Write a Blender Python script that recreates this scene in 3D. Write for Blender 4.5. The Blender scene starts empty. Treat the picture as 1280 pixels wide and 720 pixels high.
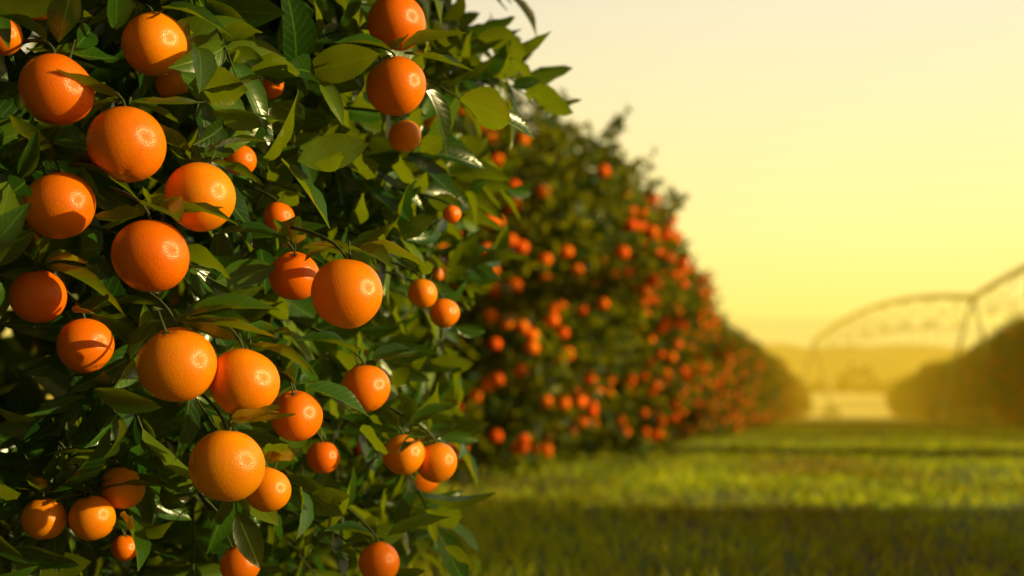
import bpy, math, random
import numpy as np
from mathutils import Vector, Matrix
rng=np.random.default_rng(7); random.seed(7)
scene=bpy.context.scene
scene.view_settings.view_transform='Standard'
try: scene.view_settings.look='None'
except: pass
scene.view_settings.exposure=0

SUN_AZ=math.radians(103); SUN_EL=math.radians(15)
def nd(nt,t,**k):
    n=nt.nodes.new(t)
    for a,b in k.items(): setattr(n,a,b)
    return n
def newmat(name):
    m=bpy.data.materials.new(name); m.use_nodes=True
    nt=m.node_tree; nt.nodes.clear()
    o=nd(nt,'ShaderNodeOutputMaterial')
    return m,nt,o
def ramp(nt,stops):
    r=nd(nt,'ShaderNodeValToRGB'); e=r.color_ramp.elements
    while len(e)<len(stops): e.new(0.5)
    for i,(p,c) in enumerate(stops):
        e[i].position=p; e[i].color=(*c,1)
    return r
def mathn(nt,op,a=None,b=None,clamp=False):
    n=nd(nt,'ShaderNodeMath',operation=op); n.use_clamp=clamp
    for i,v in enumerate((a,b)):
        if v is None: continue
        if isinstance(v,(int,float)): n.inputs[i].default_value=v
        else: nt.links.new(v,n.inputs[i])
    return n.outputs[0]
def finish(m,nt,o,shader,haze=True,start=22.0,dist=200.0,mx_=0.8):
    """paints aerial haze into the material as golden emission, growing with distance down the rows"""
    L=nt.links.new
    if not haze: L(shader,o.inputs[0]); return
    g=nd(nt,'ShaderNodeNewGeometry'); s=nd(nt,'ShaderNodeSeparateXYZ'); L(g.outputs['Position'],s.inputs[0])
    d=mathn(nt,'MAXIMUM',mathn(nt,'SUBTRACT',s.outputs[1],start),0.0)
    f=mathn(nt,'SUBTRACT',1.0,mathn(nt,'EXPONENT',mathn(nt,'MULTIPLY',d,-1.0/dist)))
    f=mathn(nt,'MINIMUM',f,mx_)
    e=nd(nt,'ShaderNodeEmission'); e.inputs[0].default_value=(1.0,0.60,0.02,1); e.inputs[1].default_value=0.9  # emission stands in for light scattered by the haze
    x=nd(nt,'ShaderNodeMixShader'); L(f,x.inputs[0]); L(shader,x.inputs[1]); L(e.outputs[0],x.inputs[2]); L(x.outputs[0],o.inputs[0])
    try: m.cycles.emission_sampling='NONE'
    except Exception as ex: print(ex)

# ---------------- materials
def leaf_mat(name,stops,trans=(0.30,0.36,0.02),tw=0.3,rough=0.38,veins=True,haze=False,sun_patch=None,spec=0.6):
    m,nt,o=newmat(name); L=nt.links.new
    geo=nd(nt,'ShaderNodeNewGeometry')
    r=ramp(nt,stops); L(geo.outputs['Random Per Island'],r.inputs[0])
    col=r.outputs[0]
    p=nd(nt,'ShaderNodeBsdfPrincipled'); p.inputs['Roughness'].default_value=rough
    p.inputs['Specular IOR Level'].default_value=spec
    if veins:
        uv=nd(nt,'ShaderNodeUVMap'); sx=nd(nt,'ShaderNodeSeparateXYZ'); L(uv.outputs[0],sx.inputs[0])
        ax=mathn(nt,'ABSOLUTE',mathn(nt,'SUBTRACT',sx.outputs[0],0.5))
        mid=mathn(nt,'SUBTRACT',1.0,mathn(nt,'MULTIPLY',ax,22.0),True)
        vv=mathn(nt,'SUBTRACT',mathn(nt,'MULTIPLY',sx.outputs[1],60.0),mathn(nt,'MULTIPLY',ax,34.0))
        sv=mathn(nt,'SINE',vv)
        sv=mathn(nt,'MULTIPLY',mathn(nt,'POWER',mathn(nt,'MAXIMUM',sv,0.0),6.0),0.18)
        f=mathn(nt,'MAXIMUM',mathn(nt,'MULTIPLY',mid,0.55),sv,True)
        mx=nd(nt,'ShaderNodeMix',data_type='RGBA'); L(f,mx.inputs[0]); L(col,mx.inputs[6]); mx.inputs[7].default_value=(0.14,0.26,0.03,1)
        col=mx.outputs[2]
        bp=nd(nt,'ShaderNodeBump'); bp.inputs['Strength'].default_value=0.3; bp.inputs['Distance'].default_value=0.002
        L(mathn(nt,'MULTIPLY',f,-1.0),bp.inputs['Height']); L(bp.outputs[0],p.inputs['Normal'])
    t=nd(nt,'ShaderNodeBsdfTranslucent'); 
    mt=nd(nt,'ShaderNodeMix',data_type='RGBA'); mt.inputs[0].default_value=0.6; L(col,mt.inputs[6]); mt.inputs[7].default_value=(*trans,1)
    tcol=mt.outputs[2]
    if sun_patch:
        n=nd(nt,'ShaderNodeTexNoise'); n.inputs['Scale'].default_value=sun_patch; n.inputs['Detail'].default_value=5; L(geo.outputs['Position'],n.inputs[0])
        pr=ramp(nt,[(0.36,(0.85,0.55,0.6)),(0.5,(0.95,0.95,0.8)),(0.64,(1.4,1.3,1.0))]); L(n.outputs[0],pr.inputs[0])  # sunlit and duller grass patches painted into the blade colour by noise
        def mul(c):
            q=nd(nt,'ShaderNodeMix',data_type='RGBA',blend_type='MULTIPLY'); q.inputs[0].default_value=1; L(c,q.inputs[6]); L(pr.outputs[0],q.inputs[7]); return q.outputs[2]
        col=mul(col); tcol=mul(tcol)
    L(col,p.inputs['Base Color']); L(tcol,t.inputs[0])
    s=nd(nt,'ShaderNodeMixShader'); s.inputs[0].default_value=tw
    L(p.outputs[0],s.inputs[1]); L(t.outputs[0],s.inputs[2])
    finish(m,nt,o,s.outputs[0],haze)
    return m
M_leaf=leaf_mat('citrus_leaf',[(0,(0.004,0.026,0.002)),(0.45,(0.013,0.064,0.005)),(0.8,(0.042,0.12,0.008)),(1,(0.15,0.21,0.010))],trans=(0.50,0.58,0.005),tw=0.32,rough=0.25,spec=0.75)
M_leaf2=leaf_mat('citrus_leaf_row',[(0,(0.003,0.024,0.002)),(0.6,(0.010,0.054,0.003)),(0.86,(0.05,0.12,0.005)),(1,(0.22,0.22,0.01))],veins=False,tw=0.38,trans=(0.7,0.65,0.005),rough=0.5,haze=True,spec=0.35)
M_grass=leaf_mat('grass_blade',[(0,(0.09,0.19,0.004)),(0.6,(0.20,0.34,0.007)),(1,(0.50,0.44,0.03))],veins=False,tw=0.45,trans=(0.95,0.95,0.02),rough=0.6,haze=True,sun_patch=0.55,spec=0.3)

def orange_mat(name,haze,stops,bump,spec,rough):
    m,nt,o=newmat(name); L=nt.links.new
    tc=nd(nt,'ShaderNodeTexCoord'); oi=nd(nt,'ShaderNodeObjectInfo'); geo=nd(nt,'ShaderNodeNewGeometry')
    rr=mathn(nt,'FRACT',mathn(nt,'ADD',oi.outputs['Random'],geo.outputs['Random Per Island']))
    r=ramp(nt,stops); L(rr,r.inputs[0])
    n=nd(nt,'ShaderNodeTexNoise'); n.inputs['Scale'].default_value=1.6; n.inputs['Detail'].default_value=4; L(tc.outputs['Object'],n.inputs[0])
    mx=nd(nt,'ShaderNodeMix',data_type='RGBA',blend_type='MULTIPLY'); mx.inputs[0].default_value=0.45
    r2=ramp(nt,[(0.3,(0.88,0.62,0.5)),(0.65,(1,1,1))]); L(n.outputs[0],r2.inputs[0])
    L(r.outputs[0],mx.inputs[6]); L(r2.outputs[0],mx.inputs[7])
    p=nd(nt,'ShaderNodeBsdfPrincipled'); L(mx.outputs[2],p.inputs['Base Color'])
    p.inputs['Roughness'].default_value=rough; p.inputs['Specular IOR Level'].default_value=spec
    if bump:
        v=nd(nt,'ShaderNodeTexVoronoi'); v.inputs['Scale'].default_value=30; L(tc.outputs['Object'],v.inputs[0])
        bp=nd(nt,'ShaderNodeBump'); bp.inputs['Strength'].default_value=0.17; bp.inputs['Distance'].default_value=0.02
        L(v.outputs[0],bp.inputs['Height']); L(bp.outputs[0],p.inputs['Normal'])
        p.inputs['Subsurface Weight'].default_value=0.25; p.inputs['Subsurface Radius'].default_value=(1.0,0.4,0.05); p.inputs['Subsurface Scale'].default_value=0.012
    finish(m,nt,o,p.outputs[0],haze); return m
M_orange=orange_mat('orange_peel',False,[(0,(0.96,0.18,0.001)),(0.5,(1.0,0.25,0.002)),(1,(1.0,0.32,0.003))],True,0.5,0.27)
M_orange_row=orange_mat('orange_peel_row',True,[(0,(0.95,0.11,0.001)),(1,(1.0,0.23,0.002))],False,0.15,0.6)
def simple(name,c1,c2,scale,rough=0.8,bump=0.3,haze=False,dist=60):
    m,nt,o=newmat(name); L=nt.links.new
    tc=nd(nt,'ShaderNodeTexCoord'); n=nd(nt,'ShaderNodeTexNoise'); n.inputs['Scale'].default_value=scale; n.inputs['Detail'].default_value=8
    L(tc.outputs['Object'],n.inputs[0]); r=ramp(nt,[(0.3,c1),(0.7,c2)]); L(n.outputs[0],r.inputs[0])
    p=nd(nt,'ShaderNodeBsdfPrincipled'); p.inputs['Roughness'].default_value=rough; L(r.outputs[0],p.inputs['Base Color'])
    bp=nd(nt,'ShaderNodeBump'); bp.inputs['Strength'].default_value=bump; bp.inputs['Distance'].default_value=0.01
    L(n.outputs[0],bp.inputs['Height']); L(bp.outputs[0],p.inputs['Normal']); finish(m,nt,o,p.outputs[0],haze,dist=dist); return m
M_bark=simple('bark',(0.05,0.035,0.02),(0.14,0.10,0.06),30)
M_twig=simple('green_twig',(0.03,0.05,0.012),(0.08,0.09,0.03),40)
M_steel=simple('galvanised_steel',(0.24,0.22,0.14),(0.36,0.33,0.22),6,0.5,0.05,haze=True,dist=38)  # short haze distance: painted glow brightens the pipe and truss
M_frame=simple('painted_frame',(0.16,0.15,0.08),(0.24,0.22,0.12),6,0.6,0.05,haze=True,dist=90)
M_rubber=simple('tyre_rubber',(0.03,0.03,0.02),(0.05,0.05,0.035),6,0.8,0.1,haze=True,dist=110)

# ---------------- mesh helpers
def mesh_np(name,V,F,mat,smooth=True,uv=None):
    me=bpy.data.meshes.new(name); n=len(V); m,k=F.shape
    me.vertices.add(n); me.vertices.foreach_set('co',V.astype(np.float32).ravel())
    me.loops.add(m*k); me.loops.foreach_set('vertex_index',F.astype(np.int32).ravel())
    me.polygons.add(m); me.polygons.foreach_set('loop_start',np.arange(0,m*k,k,dtype=np.int32))
    me.polygons.foreach_set('loop_total',np.full(m,k,dtype=np.int32))
    if smooth: me.polygons.foreach_set('use_smooth',np.ones(m,dtype=bool))
    if uv is not None:
        l=me.uv_layers.new(name='UVMap'); l.data.foreach_set('uv',uv[F.ravel()].astype(np.float32).ravel())
    me.update(calc_edges=True); me.validate(); me.materials.append(mat); return me
def obj(name,me,parent=None,loc=(0,0,0)):
    o=bpy.data.objects.new(name,me); scene.collection.objects.link(o); o.location=loc
    if parent: o.parent=parent
    return o
def norm(a): return a/np.maximum(np.linalg.norm(a,axis=-1,keepdims=True),1e-9)

def leaf_template(ns,wid,fold,curl):
    t=np.linspace(0,1,ns); w=wid*np.sin(np.pi*np.clip(t,0,1)**0.9)**0.85; w[0]=0.02; w[-1]=0.004
    V=[];UV=[]
    for a,b in zip(t,w):
        zc=-curl*a*a
        for s in (-1,0,1):
            V.append((s*b*0.5*1.0, a, zc+abs(s)*b*0.5*fold+ (0.02*math.sin(a*14+s) if s else 0))); UV.append((0.5+s*0.5*max(b/wid,0.05),a))
    F=[]
    for i in range(ns-1):
        for j in range(2):
            a=i*3+j; F.append((a,a+1,a+4,a+3))
    return np.array(V),np.array(F),np.array(UV)
def build_leaves(name,P,D,N,S,temps,mat,W=None):
    D=norm(D); X=norm(np.cross(D,N)); N=norm(np.cross(X,D))
    idx=rng.integers(0,len(temps),len(P)); Vs=[];Fs=[];Us=[];off=0
    W=np.ones(len(P)) if W is None else W
    for ti,(tv,tf,tu) in enumerate(temps):
        s=idx==ti; k=s.sum()
        if k==0: continue
        v=P[s][:,None,:]+S[s][:,None,None]*(tv[None,:,0:1]*W[s][:,None,None]*X[s][:,None,:]+tv[None,:,1:2]*D[s][:,None,:]+tv[None,:,2:3]*N[s][:,None,:])
        f=tf[None]+(np.arange(k)*len(tv))[:,None,None]+off
        Vs.append(v.reshape(-1,3)); Fs.append(f.reshape(-1,4)); Us.append(np.tile(tu,(k,1))); off+=k*len(tv)
    return mesh_np(name,np.vstack(Vs),np.vstack(Fs),mat,True,np.vstack(Us))
def tubes(name,paths,mat,sides=6):
    Vs=[];Fs=[];off=0
    ang=np.arange(sides)/sides*2*np.pi
    for pts,rad in paths:
        pts=np.asarray(pts,float); n=len(pts); T=norm(np.gradient(pts,axis=0))
        ref=np.tile(np.array([0.31,0.17,0.93]),(n,1)); ref[np.abs((T*ref).sum(1))>0.95]=np.array([1,0,0])
        A=norm(np.cross(T,ref)); B=np.cross(T,A)
        v=pts[:,None,:]+np.asarray(rad)[:,None,None]*(np.cos(ang)[None,:,None]*A[:,None,:]+np.sin(ang)[None,:,None]*B[:,None,:])
        Vs.append(v.reshape(-1,3))
        for i in range(n-1):
            for j in range(sides):
                j2=(j+1)%sides
                Fs.append((off+i*sides+j,off+i*sides+j2,off+(i+1)*sides+j2,off+(i+1)*sides+j))
        off+=n*sides
    return mesh_np(name,np.vstack(Vs),np.array(Fs),mat)
def bez(p0,p1,p2,n=8):
    t=np.linspace(0,1,n)[:,None]; return (1-t)**2*np.array(p0)+2*t*(1-t)*np.array(p1)+t*t*np.array(p2)

def rand_dirs(n):
    return norm(rng.normal(size=(n,3)))
def lump(d,seed,amp):
    r=np.random.default_rng(seed); s=np.zeros(len(d))
    for k in range(14):
        c=r.normal(size=3); c/=np.linalg.norm(c); s+=amp*r.uniform(0.5,1.2)*np.exp((d@c-1)*r.uniform(8,25))
    return s
def crown_pts(n,c,rx,rz,ex,fmin,fmax,seed,amp):
    d=rand_dirs(n)
    h=np.hypot(d[:,0],d[:,1])/rx; v=np.abs(d[:,2])/rz
    R=(h**ex+v**ex)**(-1/ex)
    f=rng.uniform(fmin**2,fmax**2,n)**0.5*(1+lump(d,seed,amp))
    return np.array(c)+d*(R*f)[:,None], d

def trunk_paths(h0,spread,top,r0,seed):
    r=np.random.default_rng(seed); P=[]
    P.append((bez((0,0,-0.05),(0.03,0.02,h0*0.5),(0.0,0.0,h0),6),np.linspace(r0*1.25,r0*0.85,6)))
    for k in range(8):
        a=k/8*2*math.pi+r.uniform(-.3,.3); s=spread*r.uniform(0.5,0.85); z=top*r.uniform(0.55,0.9)
        e=(s*math.cos(a),s*math.sin(a),z)
        path=bez((0,0,h0*0.92),(e[0]*0.6,e[1]*0.6,h0+0.25*(z-h0)),e,8)
        P.append((path,np.linspace(r0*0.55,r0*0.1,8)))
        for q in range(3):
            b=path[3+q]; e2=b+np.array([r.normal()*.3*spread,r.normal()*.3*spread,r.uniform(0.1,0.35)*spread])
            P.append((bez(b,(b+e2)/2+np.array([0,0,-.05]),e2,5),np.linspace(r0*0.22,r0*0.05,5)))
    return P

# ---------------- orange mesh
def orange_mesh(name,nu=40,nv=24,seed=0):
    V=[];F=[]
    ph=np.linspace(0,np.pi,nv)
    for i,p in enumerate(ph):
        for j in range(nu):
            a=2*np.pi*j/nu
            rad=1-0.07*math.exp(-(p/0.22)**2)-0.03*math.exp(-((np.pi-p)/0.14)**2)+0.014*math.sin(3*a+seed)*math.sin(p)+0.012*math.sin(2*a+p*2+seed)
            V.append((rad*math.sin(p)*math.cos(a)*1.0,rad*math.sin(p)*math.sin(a),rad*math.cos(p)*(0.94+0.03*(seed%2))))
    for i in range(nv-1):
        for j in range(nu):
            j2=(j+1)%nu; F.append((i*nu+j,(i+1)*nu+j,(i+1)*nu+j2,i*nu+j2))
    me=mesh_np(name,np.array(V),np.array(F),M_orange)
    import bmesh
    bm=bmesh.new(); bm.from_mesh(me)
    me.materials.append(M_twig)
    vs=[]; c=bm.verts.new((0,0,0.94))
    for k in range(10):
        a=k/10*2*math.pi; rr=0.17 if k%2==0 else 0.08
        vs.append(bm.verts.new((rr*math.cos(a),rr*math.sin(a),0.915 if k%2 else 0.93)))
    for k in range(10):
        f=bm.faces.new((c,vs[k],vs[(k+1)%10])); f.material_index=1
    ring=[]
    for z,rr in ((0.91,0.05),(1.12,0.035),(1.5,0.03)):
        ring.append([bm.verts.new((rr*math.cos(k*math.pi/3)+ (z-0.91)*0.15,rr*math.sin(k*math.pi/3),z)) for k in range(6)])
    for q in range(2):
        for k in range(6):
            f=bm.faces.new((ring[q][k],ring[q][(k+1)%6],ring[q+1][(k+1)%6],ring[q+1][k])); f.material_index=1; f.smooth=True
    bm.to_mesh(me); bm.free(); return me
ORM=[orange_mesh('orange_fruit_%d'%i,seed=i) for i in range(3)]

# ============ FOREGROUND TREE
C=np.array([-1.3,2.5,1.15]); RX=1.18; RZ=1.42; EX=3.4
tree=bpy.data.objects.new('orange_tree',None); scene.collection.objects.link(tree)
tree.location=(C[0],C[1],0)
OFF=np.array([C[0],C[1],0.0])
hero=[(-.497,1.55,.851,.040),(-.423,1.68,.935,.038),(-.426,1.57,.795,.0433),(-.499,1.57,.728,.039),(-.355,1.62,.745,.040),
(-.396,1.56,.671,.042),(-.547,1.64,.633,.0325),(-.498,1.66,.5775,.0325),(-.365,1.55,.5515,.0427),(-.298,1.58,.533,.039),
(-.195,1.68,.640,.0425),(-.151,1.86,.926,.040),(-.153,1.88,1.015,.039),(-.321,1.60,.440,.0423),(-.296,1.72,.406,.029),
(-.566,1.72,.371,.027),(-.508,1.72,.372,.028),(-.480,1.75,.4065,.0275),(-.152,2.0,.440,.030),(-.107,2.02,.428,.0295),
(-.194,1.88,.531,.033),(-.259,1.95,.4375,.0235),(-.182,1.95,.294,.0285),(-.100,2.1,.646,.0225),(-.272,1.78,.670,.032),
(-.312,1.9,.760,.021),(-.149,1.98,.884,.023),(-.324,1.9,.938,.02),(-.270,1.78,.495,.033),(-.129,2.05,.671,.022),
(-.344,1.8,.819,.021),(-.430,1.8,.915,.021),(-.574,1.6,.923,.023),(-.344,1.8,.308,.026),(-.504,1.85,.323,.0175),(-.552,1.65,.983,.029),(-.089,2.1,.792,.014)]
PART={24,25,26,27,28,29,30,31,35,36}   # fruit half buried in leaves
for i,(x,y,z,r) in enumerate(hero):
    o=obj('orange' ,ORM[i%3],tree,(x-OFF[0],y-OFF[1],z)); o.scale=(r,r,r)
    o.rotation_euler=(random.uniform(-.5,.5),random.uniform(-.5,.5),random.uniform(0,6.28))
pp,dd=crown_pts(260,C,RX+.04,RZ+.08,EX,0.9,1.02,3,0.08); k=0
for p,d in zip(pp,dd):
    vis=(p[1]<2.6 and p[0]>-0.85 and p[2]<1.15)
    if vis or p[2]<0.2: continue
    o=obj('orange',ORM[k%3],tree,tuple(p-OFF)); r=random.uniform(.033,.042); o.scale=(r,r,r)
    o.rotation_euler=(random.uniform(-.5,.5),random.uniform(-.5,.5),random.uniform(0,6.28)); k+=1
    if k>110: break
def shoots(n,c,rx,rz,ex,fmin,fmax,seed,amp,lmin,lmax,nl,leaf):
    p,d=crown_pts(n,c,rx,rz,ex,fmin,fmax,seed,amp)
    ok=p[:,2]>0.08; p=p[ok]; d=d[ok]; n=len(p)
    dr=norm(d*0.9+rand_dirs(n)*0.75+np.array([0,0,0.25])); ln=rng.uniform(lmin,lmax,n)
    P=[];D=[];N=[];S=[];paths=[]
    for i in range(n):
        sag=np.array([0,0,-1.0])*ln[i]*rng.uniform(0.05,0.55)
        b=bez(p[i],p[i]+dr[i]*ln[i]*0.5,p[i]+dr[i]*ln[i]+sag,6); paths.append((b,np.linspace(0.0024,0.0010,6)))
        m=rng.integers(nl[0],nl[1]); t=np.linspace(0.12,1,m)
        pos=np.array([np.interp(t,np.linspace(0,1,6),b[:,q]) for q in range(3)]).T
        ax=norm(b[-1]-b[0]); u=norm(np.cross(ax,[0.1,0.2,1.0])); w=np.cross(ax,u)
        a=np.arange(m)*2.4+rng.uniform(0,6.28)
        side=np.cos(a)[:,None]*u+np.sin(a)[:,None]*w
        mixf=np.linspace(0.55,1.3,m)[:,None]
        ld=norm(ax*mixf+side*0.9+rand_dirs(m)*0.25+np.array([0,0,0.05]))
        P.append(pos);D.append(ld);N.append(norm(norm(ax-ld*(ld@ax)[:,None])*0.8+np.array([0,0,0.5])+d[i]*0.55+rand_dirs(m)*0.55))
        S.append(rng.uniform(leaf[0],leaf[1],m)*(1-0.25*(t>0.9)))
    return np.vstack(P),np.vstack(D),np.vstack(N),np.concatenate(S),paths
P,D,N,S,paths=shoots(2400,C,RX,RZ,EX,0.74,0.95,3,0.07,0.12,0.28,(8,13),(0.065,0.125))
P2,D2,N2,S2,_=shoots(800,C,RX,RZ,EX,0.5,0.76,3,0.05,0.15,0.3,(7,11),(0.10,0.14))
P=np.vstack([P,P2]);D=np.vstack([D,D2]);N=np.vstack([N,N2]);S=np.concatenate([S,S2])
ctr=P+D*S[:,None]*0.5; tip=P+D*S[:,None]
keep=np.ones(len(P),bool); lucky=rng.random(len(P))>0.06
for i,(x,y,z,r) in enumerate(hero):
    o=np.array([x,y,z]); out=norm(np.array([-x*0.9,-y,0.5-z])); rr=r*(0.6 if i in PART else 1.0)
    for Q in (P,ctr,tip):
        v=Q-o; t=np.clip(v@out,0,0.45); dist=np.linalg.norm(v-t[:,None]*out,axis=1)
        keep&=~(np.linalg.norm(v,axis=1)<r*1.02)
        keep&=~((dist<rr)&lucky)
keep&=(ctr[:,2]>0.05)
P,D,N,S=P[keep],D[keep],N[keep],S[keep]
# leaves that grow beside each fruit stalk and drape over its shoulder
eP=[];eD=[];eN=[];eS=[]
for i,(x,y,z,r) in enumerate(hero):
    if r<0.027: continue
    for q in range(5):
        a=random.uniform(0,6.28); o=np.array([x,y,z+r*1.12]); dv=np.array([math.cos(a)*1.0,math.sin(a)*1.0,random.uniform(-.25,.5)])
        if dv[1]<-0.2: dv[2]=random.uniform(0.0,.6)
        eP.append(o+dv*0.01); eD.append(dv); eN.append(np.array([random.gauss(0,.3),random.gauss(0,.3)-.3,1])); eS.append(random.uniform(.06,.10))
P=np.vstack([P,eP]);D=np.vstack([D,eD]);N=np.vstack([N,eN]);S=np.concatenate([S,eS])
temps=[leaf_template(8,0.40,0.45,0.10),leaf_template(8,0.36,0.7,0.25),leaf_template(8,0.44,0.3,-0.12),leaf_template(8,0.38,0.55,0.4)]
obj('foliage',build_leaves('fg_foliage',P-OFF,D,N,S,temps,M_leaf,rng.uniform(0.8,1.2,len(P))),tree)
tp=[]
for b,r in paths:
    ok=True
    for (x,y,z,rr) in hero:
        o=np.array([x,y,z])
        out=norm(-o+np.array([0,0,.5]))
        v=b-o; t=np.clip(v@out,0,.4)
        if (np.linalg.norm(v-t[:,None]*out,axis=1)<rr*1.0).any(): ok=False;break
    if ok: tp.append((b-OFF,r))
for (x,y,z,r) in hero: # short fruit stalks
    o=np.array([x,y,z]); inn=norm(C-o)
    tp.append((bez(o+[0,0,r*.9],o+[0,0,r*1.5]+inn*0.01,o+inn*0.10+[0,0,r*1.2],6)-OFF,np.linspace(.0016,.0024,6)))
obj('twigs',tubes('fg_twigs',tp,M_twig,5),tree)
obj('trunk',tubes('fg_trunk',trunk_paths(0.5,1.05,2.2,0.075,5),M_bark,10),tree)
print('fg leaves',len(P))

# ============ ROW TREES (3 variants, shared meshes)
def ico(n=1):
    import bmesh
    bm=bmesh.new(); bmesh.ops.create_icosphere(bm,subdivisions=n,radius=1); V=np.array([v.co[:] for v in bm.verts]); F=np.array([[v.index for v in f.verts] for f in bm.faces]); bm.free(); return V,F
IV,IF=ico(2)
t_small=[leaf_template(3,0.58,0.45,0.15),leaf_template(4,0.54,0.6,0.35)]
variants=[]
for s in range(3):
    c=(0,0,1.5); rx=1.6; rz=1.5; ex=2.1
    p,d=crown_pts(2400,c,rx,rz,ex,0.80,1.0,20+s,0.24)
    ok=p[:,2]>0.15; p=p[ok]; d=d[ok]; m=8; n=len(p)
    base=np.repeat(p,m,0)+rng.normal(size=(n*m,3))*0.08
    dr=norm(np.repeat(norm(d+[0,0,.25]),m,0)*0.7+rand_dirs(n*m)*0.8)
    q,qd=crown_pts(420,c,rx,rz,ex,0.95,1.02,20+s,0.24); ok=q[:,2]>0.5; q=q[ok]; qd=qd[ok]
    sd=norm(qd*0.6+rand_dirs(len(q))*0.35+[0,0,.5]); L_=rng.uniform(0.10,0.32,len(q))
    tt=np.linspace(0,1,10)
    sb=(q[:,None,:]+sd[:,None,:]*(L_[:,None]*tt[None])[:,:,None]).reshape(-1,3)
    sdr=norm(np.repeat(sd,10,0)*0.7+rand_dirs(len(q)*10)*0.7)
    pi,di=crown_pts(420,c,rx,rz,ex,0.6,0.8,20+s,0.18); pi=np.repeat(pi,5,0)+rng.normal(size=(2100,3))*.12
    P=np.vstack([base,sb,pi]); D=np.vstack([dr,sdr,rand_dirs(2100)])
    S=np.concatenate([rng.uniform(.08,.13,n*m),rng.uniform(.08,.12,len(sb)),rng.uniform(.2,.28,2100)])
    ok=P[:,2]>0.06; P,D,S=P[ok],D[ok],S[ok]
    fol=build_leaves('row_foliage_%d'%s,P,D,norm(rand_dirs(len(P))+[0,0,.8]),S,t_small,M_leaf2)
    op,od=crown_pts(1900,c,rx,rz,ex,0.97,1.05,20+s,0.24)
    op=op[(op[:,2]>0.25)]
    w=np.sin(op[:,0]*4.1+s)+np.sin(op[:,1]*3.7+1+s)+np.sin(op[:,2]*4.3)
    op=op[(w>-1.0)][:760]
    op=op+np.array([0,0,-.03]); R=rng.uniform(.040,.052,len(op))
    V=(op[:,None,:]+R[:,None,None]*IV[None]).reshape(-1,3); F=(IF[None]+(np.arange(len(op))*len(IV))[:,None,None]).reshape(-1,3)
    fr=mesh_np('row_fruit_%d'%s,V,F,M_orange_row)
    tr=tubes('row_trunk_%d'%s,trunk_paths(0.45,1.2,2.1,0.09,40+s),M_bark,8)
    variants.append((fol,fr,tr))
def row_tree(x,y,sx,sz,rot,v):
    e=bpy.data.objects.new('orange_tree',None); scene.collection.objects.link(e)
    e.location=(x,y,0); e.rotation_euler=(0,0,rot); e.scale=(sx,sx,sz)
    for n,me in zip(('foliage','oranges','trunk'),variants[v]): obj(n,me,e)
left=[(10.4,-3.15,.97,.90),(14.4,-3.15,.96,.93),(18.4,-3.05,.88,.84),(22.2,-3.05,.90,.86)]
y=26.2;i=0
while y<118:
    left.append((y,-3.0+rng.uniform(-.1,.1),.84*rng.uniform(.95,1.05),.80*rng.uniform(.92,1.06))); y+=3.9+rng.uniform(-.2,.2)
for (y,dx,sx,sz) in left:
    row_tree(0.222*y+dx,y,sx,sz,rng.uniform(0,6.28),i%3); i+=1
for y in (4.0,15.6,25.8,33.6,37.4,41,44.6,48,52,56,60,65,70,75,81,88,96,105,115):
    k={4.0:.98,15.6:.85}.get(y,1.05)
    row_tree(0.222*y+6.9,y,k,k*rng.uniform(.86,1.08),rng.uniform(0,6.28),i%3); i+=1
for y in np.arange(40,90,5):
    row_tree(0.222*y+13.2,y,1.05,rng.uniform(1.0,1.12),rng.uniform(0,6.28),i%3); i+=1

# ============ GROUND
def ground():
    xs=np.concatenate([np.linspace(-1500,-60,14),np.linspace(-50,80,90),np.linspace(95,1500,14)])
    ys=np.concatenate([np.linspace(-600,-12,8),np.linspace(-10,90,110),np.linspace(100,2500,16)])
    X,Y=np.meshgrid(xs,ys); Z=0.03*np.sin(X*0.9+Y*0.3)*np.sin(Y*0.7)*0.6+0.02*np.sin(X*2.3+1)*np.cos(Y*1.9)
    V=np.stack([X,Y,Z],-1).reshape(-1,3); nx=len(xs)
    I=np.arange(len(ys)-1)[:,None]*nx+np.arange(nx-1)[None]; I=I.ravel()
    F=np.stack([I,I+1,I+nx+1,I+nx],-1)
    m,nt,o=newmat('grassy_soil'); L=nt.links.new
    tc=nd(nt,'ShaderNodeTexCoord'); n=nd(nt,'ShaderNodeTexNoise'); n.inputs['Scale'].default_value=0.6; n.inputs['Detail'].default_value=10; L(tc.outputs['Object'],n.inputs[0])
    r=ramp(nt,[(0.38,(0.14,0.085,0.03)),(0.5,(0.10,0.12,0.012)),(0.7,(0.13,0.20,0.015))]); L(n.outputs[0],r.inputs[0])
    p=nd(nt,'ShaderNodeBsdfPrincipled'); p.inputs['Roughness'].default_value=0.9; L(r.outputs[0],p.inputs['Base Color'])
    n2=nd(nt,'ShaderNodeTexNoise'); n2.inputs['Scale'].default_value=14; n2.inputs['Detail'].default_value=6; L(tc.outputs['Object'],n2.inputs[0])
    bp=nd(nt,'ShaderNodeBump'); bp.inputs['Strength'].default_value=1; bp.inputs['Distance'].default_value=0.08; L(n2.outputs[0],bp.inputs['Height']); L(bp.outputs[0],p.inputs['Normal'])
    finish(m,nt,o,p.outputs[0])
    obj('ground',mesh_np('ground',V,F,m))
ground()
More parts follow.
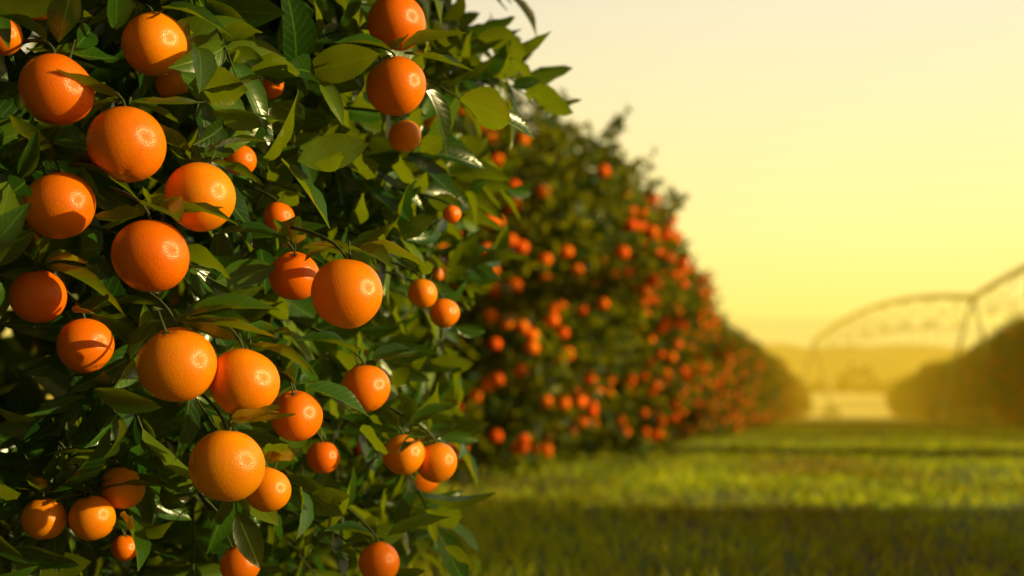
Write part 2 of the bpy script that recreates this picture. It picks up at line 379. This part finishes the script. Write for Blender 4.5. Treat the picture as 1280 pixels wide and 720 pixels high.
def grass():
    n=190000
    y=2.2+ (rng.random(n)**1.7)*62; x=0.222*y*rng.uniform(0.2,1.2,n)+rng.uniform(-1,1,n)*(3.0+0.32*y)+0.8
    pn=0.5*np.sin(x*1.3+np.sin(y*.9)*2)*np.sin(y*1.1+np.sin(x*.7)*2)+0.5*np.sin(x*3.1+y*1.3)*np.sin(y*2.3-x)+rng.normal(size=n)*0.4
    g=pn>-0.5; x=x[g];y=y[g]; pn=pn[g]; n=len(x)
    h=rng.uniform(.02,.065,n)*(1+0.4*np.clip(pn,-1,1)); w=0.004+0.0007*y
    a=rng.uniform(0,6.28,n); lean=rng.normal(size=(n,2))*0.4
    B=np.stack([x,y,np.full(n,-0.01)],-1); W=np.stack([np.cos(a),np.sin(a),np.zeros(n)],-1)*w[:,None]
    T=B+np.stack([lean[:,0]*h,lean[:,1]*h,h+0.01],-1); Mx=B+np.stack([lean[:,0]*h*.35,lean[:,1]*h*.35,h*.6],-1)
    V=np.stack([B-W,B+W,Mx+W*.7,T],1).reshape(-1,3); F=np.arange(n*4).reshape(-1,4)
    obj('grass',mesh_np('grass',V,F,M_grass,False))
grass()

# ============ HILLS, far treeline
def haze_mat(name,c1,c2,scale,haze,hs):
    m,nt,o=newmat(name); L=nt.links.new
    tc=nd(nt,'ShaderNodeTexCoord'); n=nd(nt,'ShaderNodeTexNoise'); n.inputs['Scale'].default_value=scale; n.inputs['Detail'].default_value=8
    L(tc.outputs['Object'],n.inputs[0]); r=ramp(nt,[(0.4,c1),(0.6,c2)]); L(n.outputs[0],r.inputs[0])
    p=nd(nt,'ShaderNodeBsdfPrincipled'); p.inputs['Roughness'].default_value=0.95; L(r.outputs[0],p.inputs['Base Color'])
    p.inputs['Emission Color'].default_value=(*haze,1); p.inputs['Emission Strength'].default_value=hs   # aerial haze painted as an even glow over the whole surface
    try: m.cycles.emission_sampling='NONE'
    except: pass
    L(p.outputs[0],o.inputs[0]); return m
def strip(name,y0,y1,prof,mat,x0=-700,x1=900,nx=260,ny=14,base=-0.5):
    xs=np.linspace(x0,x1,nx); ts=np.linspace(0,1,ny); V=[]
    for t in ts:
        z=prof(xs)*np.sin(min(t*1.15,1)*np.pi/2)**1.2*(1 if t<0.9 else 0.8)+base*(1-t)
        V.append(np.stack([xs,np.full(nx,y0+(y1-y0)*t),z],-1))
    V=np.vstack(V); I=(np.arange(ny-1)[:,None]*nx+np.arange(nx-1)[None]).ravel()
    obj(name,mesh_np(name,V,np.stack([I,I+1,I+nx+1,I+nx],-1),mat))
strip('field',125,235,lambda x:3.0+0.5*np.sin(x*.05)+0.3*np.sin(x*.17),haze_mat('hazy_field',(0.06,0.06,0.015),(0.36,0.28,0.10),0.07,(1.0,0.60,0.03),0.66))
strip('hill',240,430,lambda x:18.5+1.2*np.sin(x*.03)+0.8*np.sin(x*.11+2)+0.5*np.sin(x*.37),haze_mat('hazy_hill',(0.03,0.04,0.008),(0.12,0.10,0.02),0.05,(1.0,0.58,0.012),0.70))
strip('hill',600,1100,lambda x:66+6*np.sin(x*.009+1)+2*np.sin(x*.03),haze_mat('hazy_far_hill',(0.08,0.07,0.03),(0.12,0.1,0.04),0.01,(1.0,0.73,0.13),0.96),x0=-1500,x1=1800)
def treeline():
    n=9000; x=rng.uniform(-120,260,n); k=np.floor(x/7); r=np.random.default_rng(5)
    hh=r.uniform(2.0,6.5,4000)[(k+100).astype(int)]; cx=(k+0.5)*7; u=(x-cx)/3.5
    z=rng.random(n)*hh*np.sqrt(np.clip(1-u*u*0.85,0,1)); y=245+rng.uniform(-3,3,n)
    P=np.stack([x,y,z+2.5],-1)
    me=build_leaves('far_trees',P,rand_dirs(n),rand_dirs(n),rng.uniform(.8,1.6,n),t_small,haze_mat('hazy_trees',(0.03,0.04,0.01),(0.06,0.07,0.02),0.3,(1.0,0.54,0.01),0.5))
    obj('distant_treeline',me)
treeline()

# ============ CENTRE PIVOT
def pivot():
    e=bpy.data.objects.new('irrigation_pivot',None); scene.collection.objects.link(e)
    T=[np.array([15.9,75.,0]),np.array([14.9,46.,0]),np.array([13.9,17.,0]),np.array([12.9,-12.,0])]
    zp=4.2; bow=0.75; pipe=[];rods=[];tow=[];wheels=[]
    for a,b in zip(T[:-1],T[1:]):
        d=norm(b-a); s=np.array([-d[1],d[0],0])
        t=np.linspace(0,1,25); arc=a+(b-a)*t[:,None]; arc[:,2]=zp+bow*4*t*(1-t)
        pipe.append((arc,np.full(25,0.10)))
        K=8
        ch={-1:[a+[0,0,zp]],1:[a+[0,0,zp]]}
        for k in range(1,K):
            tk=k/K; top=a+(b-a)*tk; top[2]=zp+bow*4*tk*(1-tk)
            for sg in (-1,1):
                q=top+s*sg*0.6+np.array([0,0,-1.1]); ch[sg].append(q)
                for dk in (-.5,.5):
                    t2=(k+dk)/K; tt=a+(b-a)*t2; tt[2]=zp+bow*4*t2*(1-t2)
                    rods.append((np.array([q,tt]),[.018,.018]))
            rods.append((np.array([top+s*.6-[0,0,1.1],top-s*.6-[0,0,1.1]]),[.018,.018]))
        for sg in (-1,1):
            ch[sg].append(b+[0,0,zp]); rods.append((np.array(ch[sg]),np.full(len(ch[sg]),.018)))
        for k in range(1,14):
            tk=k/14; top=a+(b-a)*tk; top[2]=zp+bow*4*tk*(1-tk)
            rods.append((np.array([top,top-[0,0,1.9]]),[.010,.010]))
    for c in T:
        s=norm(np.array([0.035,-1.,0])); x=np.array([1.,.035,0]); hw=1.0
        for sg in (-1,1):
            for s2 in (-1,1):
                tow.append((np.array([c+[0,0,zp]+s*s2*.1,c+x*sg*hw+s*s2*.1+[0,0,.5]]),[.026,.026]))
            w=c+x*sg*hw+[0,0,.42]; an=np.linspace(0,2*np.pi,25)
            ring=np.array([w+x*0.34*math.cos(q)+np.array([0,0,.34*math.sin(q)]) for q in an])
            wheels.append((ring,np.full(25,.075)))
            for q in range(4):
                v=x*0.32*math.cos(q*math.pi/4)+np.array([0,0,.32*math.sin(q*math.pi/4)]); tow.append((np.array([w-v,w+v]),[.02,.02]))
        tow.append((np.array([c+x*hw+[0,0,.5],c-x*hw+[0,0,.5]]),[.04,.04]))
        tow.append((np.array([c+x*.5+[0,0,2.3],c-x*.5+[0,0,2.3]]),[.022,.022]))
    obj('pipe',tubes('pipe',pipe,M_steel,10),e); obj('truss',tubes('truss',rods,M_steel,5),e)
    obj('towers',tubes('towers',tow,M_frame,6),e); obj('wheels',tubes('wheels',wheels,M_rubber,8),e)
pivot()

# ============ WORLD + SUN
w=bpy.data.worlds.new('World'); scene.world=w; w.use_nodes=True; nt=w.node_tree; nt.nodes.clear(); L=nt.links.new
out=nd(nt,'ShaderNodeOutputWorld')
sky=nd(nt,'ShaderNodeTexSky'); sky.sky_type='NISHITA'; sky.sun_disc=False; sky.sun_elevation=SUN_EL; sky.sun_rotation=SUN_AZ; sky.dust_density=6; sky.air_density=1.5
b1=nd(nt,'ShaderNodeBackground'); b1.inputs[1].default_value=0.05
tint=nd(nt,'ShaderNodeMix',data_type='RGBA',blend_type='MULTIPLY'); tint.inputs[0].default_value=1; L(sky.outputs[0],tint.inputs[6]); tint.inputs[7].default_value=(1,.84,.42,1); L(tint.outputs[2],b1.inputs[0])
tc=nd(nt,'ShaderNodeTexCoord'); nz=nd(nt,'ShaderNodeVectorMath',operation='NORMALIZE'); L(tc.outputs['Generated'],nz.inputs[0])
sx=nd(nt,'ShaderNodeSeparateXYZ'); L(nz.outputs[0],sx.inputs[0])
r=ramp(nt,[(0.0,(1.0,0.68,0.06)),(0.05,(1.0,0.76,0.12)),(0.12,(1.0,0.80,0.27)),(0.27,(0.80,0.69,0.47)),(0.5,(0.20,0.20,0.18)),(1,(0.07,0.09,0.10))]); L(sx.outputs[2],r.inputs[0])
g=math.radians(36)
dt=nd(nt,'ShaderNodeVectorMath',operation='DOT_PRODUCT'); L(nz.outputs[0],dt.inputs[0]); dt.inputs[1].default_value=(math.sin(g),math.cos(g),0.1)
mr=nd(nt,'ShaderNodeMapRange'); mr.interpolation_type='SMOOTHSTEP'; L(dt.outputs['Value'],mr.inputs[0])
mr.inputs[1].default_value=0.0; mr.inputs[2].default_value=1.0; mr.inputs[3].default_value=0.07; mr.inputs[4].default_value=1.18
b2=nd(nt,'ShaderNodeBackground'); L(r.outputs[0],b2.inputs[0]); L(mr.outputs[0],b2.inputs[1])
ad=nd(nt,'ShaderNodeAddShader'); L(b1.outputs[0],ad.inputs[0]); L(b2.outputs[0],ad.inputs[1]); L(ad.outputs[0],out.inputs[0])
sd=bpy.data.lights.new('sun','SUN'); sd.energy=5.0; sd.angle=math.radians(0.5); sd.color=(1.0,0.83,0.36)
so=bpy.data.objects.new('sun',sd); scene.collection.objects.link(so)
v=Vector((math.sin(SUN_AZ)*math.cos(SUN_EL),math.cos(SUN_AZ)*math.cos(SUN_EL),math.sin(SUN_EL))); so.rotation_euler=v.to_track_quat('Z','Y').to_euler(); so.location=v*50

# ============ CAMERA
cd=bpy.data.cameras.new('camera'); cam=bpy.data.objects.new('camera',cd); scene.collection.objects.link(cam)
cam.location=(0,0,0.5); cam.rotation_euler=(math.radians(90),0,0)
cd.lens=50; cd.sensor_width=36; cd.shift_y=155/1280; cd.clip_end=5000; cd.clip_start=0.05
cd.dof.use_dof=True; cd.dof.focus_distance=1.66; cd.dof.aperture_fstop=3.5
scene.camera=cam
